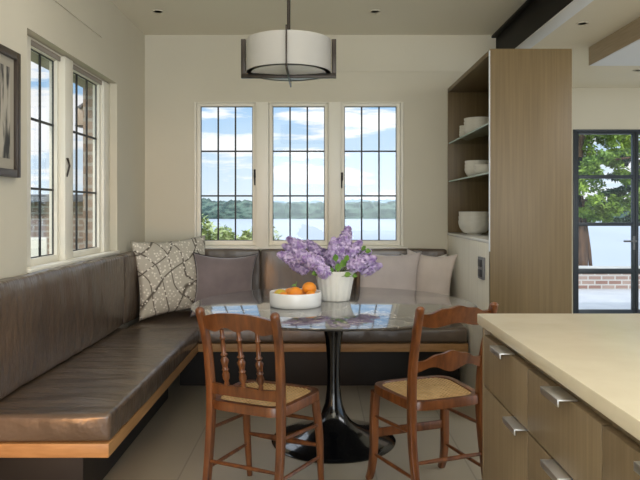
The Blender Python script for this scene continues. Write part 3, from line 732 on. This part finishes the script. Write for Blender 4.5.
# fruit bowl
fx, fy = -.126, 3.42
o = MB().lathe([(0, 0), (.128, 0), (.134, .004), (.136, .02), (.137, .072), (.135, .076), (.131, .074), (.129, .02), (.122, .010), (0, .010)], (fx, fy, tz+.0005), 64).build('fruit_bowl', M['white_cer'], smooth=50)
tag(o, 'shallow straight-sided white bowl of oranges on the marble table', 'bowl')
def fruit(x, y, r, m, name, label, zz, sq=.9, stem=False):
    p = [(r*math.sin(a*PI/14), -r*sq*math.cos(a*PI/14)) for a in range(15)]; p[-1] = (0, r*sq-.003); p[0] = (0, -r*sq)
    if stem:
        t = thing(name, (x, y, zz), label, 'fruit', 'fruit in the white bowl')
        MB().lathe(p, (x, y, zz), 24).build('peel', m, t, smooth=180)
        st = MB().sweep([(x+.003, y, zz+r*sq-.004), (x+.004, y, zz+r*sq+.012), (x+.009, y, zz+r*sq+.028)], [.003, .002, .0015], 6)
        leaf_mb((x+.006, y, zz+r*sq+.01), (x-.02, y-.005, zz+r*sq+.004), .006, st)
        st.build('stem', M['leaf'], t)
    else:
        tag(MB().lathe(p, (x, y, zz), 24).build(name, m, smooth=180), label, 'fruit', 'fruit in the white bowl')
bz = tz+.012
fruit(fx+.0, fy-.055, .037, M['orange'], 'orange', 'orange with green stem and leaf at the front of the bowl', bz+.062, stem=True)
fruit(fx+.072, fy+.0, .038, M['orange'], 'orange', 'highest orange at the right of the bowl', bz+.080)
fruit(fx-.078, fy-.02, .036, M['green_fruit'], 'orange', 'greenish yellow fruit at the left of the bowl', bz+.047)
fruit(fx+.08, fy-.058, .026, M['orange'], 'orange', 'small low orange at the right rim of the bowl', bz+.052)
fruit(fx-.03, fy+.05, .036, M['orange'], 'orange', 'orange at the back of the bowl', bz+.045)
fruit(fx+.04, fy+.065, .036, M['orange'], 'orange', 'orange hidden at the back right of the bowl', bz+.036)
fruit(fx-.058, fy-.078, .024, M['orange'], 'orange', 'small orange by the left front rim of the bowl', bz+.050)

# ------------------------------------------------------------------ chairs
def seat_outline(n=64, k=1., y0=-.178, y1=.195):
    pts = []
    for i in range(n):
        a = 2*PI*i/n; c, s_ = math.cos(a), math.sin(a)
        e = .36 if s_ < 0 else .42
        xx = math.copysign(abs(c)**e, c); yy = math.copysign(abs(s_)**e, s_)
        y = (y0+y1)/2+(y1-y0)/2*yy
        wd = .176+(.212-.176)*((y-y0)/(y1-y0))
        pts.append((xx*wd, y))
    if k != 1: pts = [(x*k, (y-.008)*k+.008) for x, y in pts]
    return pts
def in_poly(p, poly):
    x, y = p; c = False; n = len(poly)
    for i in range(n):
        x1, y1 = poly[i]; x2, y2 = poly[i-1]
        if (y1 > y) != (y2 > y) and x < (x2-x1)*(y-y1)/(y2-y1)+x1: c = not c
    return c
def cane_mb(z, inner):
    mb = MB()
    def strand(c, ang, w_, dz):
        d = Vector((math.cos(ang), math.sin(ang))); nrm = Vector((-d.y, d.x))
        ts = [k*.004 for k in range(-80, 81) if in_poly((c[0]+d.x*k*.004, c[1]+d.y*k*.004), inner)]
        if len(ts) < 3: return
        m_ = Matrix.Translation((c[0], c[1], z)) @ Matrix.Rotation(ang, 4, 'Z')
        mb.box(ts[0]-.006, ts[-1]+.006, -w_/2, w_/2, dz, dz+.0012, m_)
    sp = .019
    for i in range(-12, 13):
        for o in (-.0022, .0022):
            strand((i*sp+o, .008), PI/2, .0022, 0); strand((0, .008+i*sp+o), 0, .0022, .001)
    for i in range(-22, 23):
        strand(((i+.5)*sp, .008), PI/4, .0018, .002); strand(((i+.5)*sp, .008), -PI/4, .0018, .003)
    return mb
CANE_Z = .4475
inner = seat_outline(64, .85)
cane_mesh = None
def chair_common(t, foot_fwd, sabre):
    global cane_mesh
    outer = seat_outline(); inn = seat_outline(64, .84)
    n = len(outer); vs = []; fs = []
    prof = [(outer, 1.0, .418), (outer, 1.0, .446), (outer, .985, .455), (inn, 1.02, .455), (inn, 1.0, .450), (inn, 1.0, .430), (outer, .90, .418)]
    for P_, k, z in prof:
        vs += [(x*k, (y-.008)*k+.008, z) for x, y in P_]
    q = len(prof)
    for a in range(q):
        b = (a+1) % q
        for i in range(n):
            j = (i+1) % n; fs.append((a*n+i, a*n+j, b*n+j, b*n+i))
    MB().add(vs, fs).build('seat_frame', M['walnut'], t, local=True, smooth=45)
    if cane_mesh is None:
        c = cane_mb(CANE_Z, inner).build('cane_panel', M['cane'], t, local=True, smooth=0); cane_mesh = c.data
    else:
        c = bpy.data.objects.new('cane_panel', cane_mesh); COL.objects.link(c); c.parent = t
    c['label'] = 'woven honey-coloured cane'
def smoothpath(pts, k=4):
    out = []; P_ = [Vector(p) for p in pts]; n = len(P_)
    for i in range(n-1):
        p0 = P_[max(i-1, 0)]; p1 = P_[i]; p2 = P_[i+1]; p3 = P_[min(i+2, n-1)]
        for j in range(k):
            t_ = j/k
            out.append(.5*((2*p1)+(-p0+p2)*t_+(2*p0-5*p1+4*p2-p3)*t_**2+(-p0+3*p1-3*p2+p3)*t_**3))
    out.append(P_[-1]); return out
def rail_mb(xa, xb, ya, za0, shape_top, shape_bot, th, curve=.0, lean=0):
    """curved board between two posts: top/bottom outline functions of u in -1..1"""
    n = 28; vs = []; fs = []
    for i in range(n+1):
        u = i/n*2-1; x = xa+(xb-xa)*i/n; yy = ya-curve*(1-u*u)
        zt, zb = shape_top(u), shape_bot(u)
        for (z, s_) in ((zb, -1), (zb, 1), (zt, 1), (zt, -1)):
            vs.append((x, yy+s_*th/2-lean*(z-za0), z))
    for i in range(n):
        for k in range(4):
            fs.append((i*4+k, i*4+(k+1) % 4, (i+1)*4+(k+1) % 4, (i+1)*4+k))
    fs += [(0, 1, 2, 3), (n*4+3, n*4+2, n*4+1, n*4)]
    return MB().add(vs, fs)
def rung(t, a, b, r=.0085, fat=1.0, name='stretcher'):
    a, b = Vector(a), Vector(b); pts = [a.lerp(b, k/8) for k in range(9)]
    rr = [r*(.75+(.25+(fat-1))*math.sin(PI*k/8)) for k in range(9)]
    MB().sweep(pts, rr, 8, up=(0, .1, 1)).build(name, M['walnut'], t, local=True)

# spindle-back chair (left)
A = thing('side_chair', (-.240, 2.80, 0), 'walnut side chair with three turned back spindles and cane seat', 'chair', 'cane side chairs at the round table', rz=R_(-25))
chair_common(A, .03, 0)
for s_ in (-1, 1):
    pts = smoothpath([(s_*.168, -.205, 0), (s_*.168, -.178, .14), (s_*.168, -.158, .30), (s_*.166, -.152, .43), (s_*.168, -.158, .56), (s_*.172, -.178, .70), (s_*.176, -.218, .825)], 4)
    n = len(pts)
    MB().sweep(pts, [(.0185-.003*abs(i/n-.5)*2, .0165-.003*abs(i/n-.5)*2) for i in range(n)], 12, up=(0, 1, 0), shape='sq').lathe([(0, -.012), (.017, -.008), (.020, .004), (.016, .014), (.008, .02), (0, .021)], (s_*.176, -.220, .828), 14).build('back_post', M['walnut'], A, local=True)
    lp_ = smoothpath([(s_*.186, .192, 0), (s_*.186, .178, .12), (s_*.187, .166, .25), (s_*.178, .150, .38), (s_*.176, .146, .42)], 3)
    n = len(lp_)
    MB().sweep(lp_, [.0125+.007*math.sin(min(1, i/n*1.1)*PI*.55) for i in range(n)], 12).build('front_leg', M['walnut'], A, local=True)
    rung(A, (s_*.168, -.166, .33), (s_*.187, .164, .30), .0085); rung(A, (s_*.168, -.178, .17), (s_*.187, .174, .155), .0085)
rung(A, (-.168, -.172, .20), (.168, -.172, .20), .0085)
rung(A, (-.187, .169, .205), (.187, .169, .205), .0095, 1.45); rung(A, (-.187, .162, .32), (.187, .162, .32), .0085, 1.2)
leanA = .2
rail_mb(-.166, .166, -.188, .745, lambda u: .832-.024*abs(u)**2.2, lambda u: .748-.008*math.cos(u*PI*3)+.016*(1-u*u), .02, .018, leanA).build('crest_rail', M['walnut'], A, local=True, smooth=50)
rail_mb(-.162, .162, -.156, .50, lambda u: .524+.002*math.cos(u*6), lambda u: .480, .018, .008, .08).build('lower_rail', M['walnut'], A, local=True, smooth=50)
sp_prof = [(.006, 0), (.0085, .012), (.006, .022), (.011, .034), (.0125, .05), (.008, .066), (.012, .072), (.008, .078), (.0105, .095), (.0135, .112), (.007, .128), (.012, .136), (.007, .144), (.008, .175), (.006, .20), (.010, .207), (.006, .215), (.007, .245)]
for u in (-.5, 0, .5):
    a = Vector((u*.162, -.163, .518)); b = Vector((u*.168, -.205+.012*abs(u), .762)); q = (b-a)
    m_ = Matrix.Translation(a) @ q.to_track_quat('Z', 'Y').to_matrix().to_4x4()
    MB().lathe([(r_*1.3, z_) for r_, z_ in sp_prof], (0, 0, 0), 12, m_).build('spindle', M['walnut'], A, local=True, smooth=60)

# ladder-back chair (right)
B = thing('side_chair', (.484, 2.883, 0), 'walnut side chair with wavy ladder-back slats, nearest the island', 'chair', 'cane side chairs at the round table', rz=R_(20.5))
chair_common(B, .03, 0)
for s_ in (-1, 1):
    pts = smoothpath([(s_*.168, -.215, 0), (s_*.168, -.190, .12), (s_*.168, -.160, .28), (s_*.166, -.150, .42), (s_*.168, -.158, .56), (s_*.172, -.19, .70), (s_*.175, -.235, .845)], 4)
    n = len(pts)
    MB().sweep(pts, [(.019-.003*abs(i/n-.5)*2, .0165-.003*abs(i/n-.5)*2) for i in range(n)], 12, up=(0, 1, 0), shape='sq').lathe([(0, -.01), (.016, -.006), (.018, .004), (.012, .012), (0, .015)], (s_*.175, -.238, .846), 14).build('back_post', M['walnut'], B, local=True)
    lp_ = smoothpath([(s_*.192, .215, 0), (s_*.190, .190, .05), (s_*.187, .172, .15), (s_*.186, .172, .28), (s_*.183, .160, .42)], 4)
    n = len(lp_)
    MB().sweep(lp_, [(.014+.006*i/n, .014+.006*i/n) for i in range(n)], 12, up=(0, 1, 0), shape='sq').build('front_leg', M['walnut'], B, local=True)
    rung(B, (s_*.168, -.156, .325), (s_*.186, .170, .305), .0085); rung(B, (s_*.168, -.186, .145), (s_*.187, .172, .13), .0085)
rung(B, (-.168, -.174, .205), (.168, -.174, .205), .0095)
MB().rbox(-.185, .185, .164, .178, .205, .245, .004).build('stretcher', M['walnut'], B, local=True)
rail_mb(-.165, .165, -.212, .80, lambda u: .838+.016*math.cos(u*PI*.9)+.003*math.cos(u*PI*4), lambda u: .775+.008*math.cos(u*PI*1.6), .018, .02, .3).build('crest_rail', M['walnut'], B, local=True, smooth=50)
rail_mb(-.160, .160, -.168, .62, lambda u: .640+.020*math.cos(u*PI*.95)+.003*math.cos(u*PI*4), lambda u: .586-.012*math.cos(u*PI*1.9), .016, .016, .15).build('slat', M['walnut'], B, local=True, smooth=50)

# ------------------------------------------------------------------ island
ix = .512; iy = 2.028
t = thing('kitchen_island', (1.1, 1.1, 0), 'pale oak kitchen island cabinet with nickel edge pulls', 'cabinet')
MB().rbox(ix+.022, 1.70, .25, iy-.002, 0.0, .885, .002).build('body', M['oak_island'], t)
MB().rbox(ix, 1.72, iy-.0015, iy+.016, 0, .885, .002).build('end_panel', M['oak_island'], t)
ys = [2.026, 1.603, 1.18, .757, .334]
def pull(yc, z, parent):
    hb = MB(); l = .052; yc -= .02
    hb.rbox(ix-.026, ix+.012, yc-l, yc+l, z+.0005, z+.0045, .001)
    hb.rbox(ix-.029, ix-.025, yc-l, yc+l, z-.011, z+.0045, .001)
    hb.build('pull', M['steel'], parent)
for i in range(4):
    y1, y0 = ys[i]-.002, ys[i+1]+.002
    d_ = MB().rbox(ix, ix+.02, y0, y1, .704, .858, .0015).build('drawer', M['oak_island'], t)
    pull((y0+y1)/2, .858, d_)
    d_ = MB().rbox(ix, ix+.02, y0, y1, .02, .698, .0015).build('door', M['oak_island'], t)
    pull((y0+y1)/2 if i else 1.685, .698, d_)
o = MB().rbox(.498, 1.75, .2, 2.055, .888, .92, .003).build('countertop', M['stone']); tag(o, 'thick cream stone countertop on the kitchen island', 'countertop')

# ------------------------------------------------------------------ picture
t = thing('framed_picture', (XL+.001, 2.7, 1.39), 'dark-framed picture of bare branches at the left wall edge', 'picture')
f = MB(); frame_rect(f, 2.46, 2.92, 1.39, 1.946, (.034, .034, .034, .034), XL+.002, XL+.03, 'Y'); f.build('frame', M['frame_dark'], t)
MB().box(XL+.002, XL+.012, 2.49, 2.89, 1.42, 1.92).build('mount', M['mat_board'], t, smooth=0)
MB().box(XL+.0121, XL+.0135, 2.535, 2.85, 1.47, 1.87).build('print', M['art'], t, smooth=0)

# ------------------------------------------------------------------ pendant
px, py_ = -.162, 3.42
t = thing('pendant_lamp', (px, py_, 1.93), 'frosted drum pendant lamp in a dark bronze cross frame above the table', 'lamp')
r = .223; zb, zt = 1.966, 2.132
sh = MB(); sh.lathe([(r-.004, zb), (r, zb), (r, zt), (r-.004, zt), (r-.004, zb)], (px, py_, 0), 72); sh.build('drum_shade', M['shade'], t, smooth=50)
MB().lathe([(0, zb-.012), (.08, zb-.010), (.16, zb-.005), (r-.006, zb+.003), (r-.006, zb+.007), (.08, zb), (0, zb-.002)], (px, py_, 0), 64).build('diffuser', M['frost'], t)
def uframe(mtx):
    mb = MB(); w_ = .25; h_ = .012
    mb.rbox(-w_, w_, -h_, h_, 1.938, 1.962, .002, mtx=mtx); mb.rbox(-w_, -w_+.024, -h_, h_, 1.962, 2.142, .002, mtx=mtx); mb.rbox(w_-.024, w_, -h_, h_, 1.962, 2.142, .002, mtx=mtx)
    return mb
T_ = Matrix.Translation((px, py_, 0))
uframe(T_).build('frame', M['bronze'], t)
thin = MB(); mtx = T_ @ Matrix.Rotation(PI/2, 4, 'Z')
thin.rbox(-.25, .25, -.004, .004, 1.937, 1.961, .001, mtx=mtx); thin.rbox(-.25, -.244+.01, -.004, .004, 1.961, 2.15, .001, mtx=mtx); thin.rbox(.234, .25, -.004, .004, 1.961, 2.15, .001, mtx=mtx)
thin.build('cross_frame', M['bronze'], t)
MB().lathe([(.009, 1.96), (.009, ZC-.02)], (px, py_, 0), 14).lathe([(0, ZC-.022), (.05, ZC-.022), (.055, ZC-.001), (0, ZC-.001)], (px, py_, 0), 28).build('rod', M['bronze'], t)
bars = MB()
bars.sweep([(px-r+.002, py_, zt-.02), (px+r-.002, py_, zt-.02)], .004, 8); bars.build('support_bar', M['bronze'], t)

# ------------------------------------------------------------------ recessed ceiling lights
def downlight(x, y, zc, label):
    t = thing('recessed_light', (x, y, zc-.004), label, 'ceiling light', 'recessed ceiling lights')
    MB().lathe([(.028, 0), (.040, 0), (.042, .003), (.028, .0035), (.028, 0)], (x, y, zc-.0045), 24).build('ring', M['ceiling'], t)
    MB().lathe([(0, -.001), (.028, -.001), (.028, .001), (0, .001)], (x, y, zc-.002), 24).build('aperture', M['interior_dark'], t)
downlight(-1.115, 4.49, ZC, 'small dark recessed light in the ceiling corner left of the pendant')
downlight(.383, 4.49, ZC, 'small dark recessed light in the ceiling right of the pendant')
downlight(1.74, 4.30, ZK, 'dark recessed light between the steel beam and dropped soffit')
downlight(2.82, 5.76, ZK, 'dark recessed light near the top of the garden door')

# ------------------------------------------------------------------ sky
wd = bpy.data.worlds.new('sky'); sc.world = wd; wd.use_nodes = True
nt = wd.node_tree; N = nt.nodes; L = nt.links; bg = N['Background']
tc = N.new('ShaderNodeTexCoord'); sp = N.new('ShaderNodeSeparateXYZ'); L.new(tc.outputs['Generated'], sp.inputs[0])
gr = N.new('ShaderNodeValToRGB'); e = gr.color_ramp.elements
e[0].position = 0; e[0].color = lin(214, 230, 240); e[1].position = .55; e[1].color = (1.35, 1.5, 1.7, 1)
x = e.new(.08); x.color = lin(194, 217, 236); x = e.new(.2); x.color = lin(136, 186, 230); x = e.new(.34); x.color = lin(140, 190, 236)
L.new(sp.outputs[2], gr.inputs[0])
mp = N.new('ShaderNodeMapping'); mp.inputs['Scale'].default_value = (1, 1, 5.5); mp.inputs['Location'].default_value = (.35, 0, .12)
L.new(tc.outputs['Generated'], mp.inputs[0])
nz = N.new('ShaderNodeTexNoise'); nz.inputs['Scale'].default_value = 5.2; nz.inputs['Detail'].default_value = 9; nz.inputs['Roughness'].default_value = .55
L.new(mp.outputs[0], nz.inputs['Vector'])
cr = N.new('ShaderNodeValToRGB'); cr.color_ramp.elements[0].position = .485; cr.color_ramp.elements[1].position = .555
L.new(nz.outputs['Fac'], cr.inputs[0])
mx = N.new('ShaderNodeMix'); mx.data_type = 'RGBA'; mx.inputs['B'].default_value = lin(240, 243, 246)
lo = N.new('ShaderNodeMapRange'); lo.inputs['From Min'].default_value = .34; lo.inputs['From Max'].default_value = .5; lo.inputs['To Min'].default_value = 1; lo.inputs['To Max'].default_value = 0
L.new(sp.outputs[2], lo.inputs[0]); ml = N.new('ShaderNodeMath'); ml.operation = 'MULTIPLY'; L.new(cr.outputs[0], ml.inputs[0]); L.new(lo.outputs[0], ml.inputs[1])
L.new(ml.outputs[0], mx.inputs['Factor']); L.new(gr.outputs[0], mx.inputs['A']); L.new(mx.outputs['Result'], bg.inputs[0])
bg.inputs[1].default_value = 1.15

# ------------------------------------------------------------------ lights
def light(kind, name, loc, rot, energy, color=(1, 1, 1), **k):
    d_ = bpy.data.lights.new(name, kind); d_.energy = energy; d_.color = color
    for a, b in k.items(): setattr(d_, a, b)
    o = bpy.data.objects.new(name, d_); COL.objects.link(o); o.location = loc; o.rotation_euler = rot; return o
s = light('SUN', 'sun', (0, 0, 10), (0, 0, 0), 1.7, (1, .96, .9), angle=R_(2))
s.rotation_euler = Vector((-.35, -1, 1.2)).to_track_quat('Z', 'Y').to_euler()
# unseen area lights added as fill: dining side, open rear, kitchen, ceiling
light('AREA', 'dining_fill_light', (-.1, 2.6, ZC-.02), (0, 0, 0), 9, (1, .97, .92), shape='RECTANGLE', size=1.6, size_y=1.0)  # added overhead fill, no fixture at this spot
light('AREA', 'rear_fill_light', (.6, YR+.1, 1.3), (PI/2, 0, 0), 210, (.93, .97, 1), shape='RECTANGLE', size=7.0, size_y=2.4)  # added broad fill across the open rear end
light('AREA', 'kitchen_fill_light', (2.9, 2.6, ZK-.16), (0, 0, 0), 36, (.97, .98, 1), shape='RECTANGLE', size=1.2, size_y=2.0)  # added kitchen fill, no pendant hangs here
light('AREA', 'ceiling_fill_uplight', (.6, -.6, 2.0), (PI, 0, 0), 55, (.94, .97, 1), shape='RECTANGLE', size=3.0, size_y=.6)  # added upward fill that brightens the ceiling, no cabinet beneath
light('SPOT', 'bench_end_warm_spot', (-1.12, 1.25, .52), (R_(86), 0, 0), 34, (1, .44, .13), spot_size=R_(58), spot_blend=.6, shadow_soft_size=.16)  # unseen warm spot added to light the near end of the bench
light('POINT', 'pendant_bulb', (px, py_, 2.05), (0, 0, 0), .25, (1, .92, .82), shadow_soft_size=.04)

sc.view_settings.view_transform = 'Standard'; sc.view_settings.look = 'None'
sc.view_settings.gamma = 1; sc.view_settings.use_curve_mapping = False
sc.view_settings.exposure = 0.1
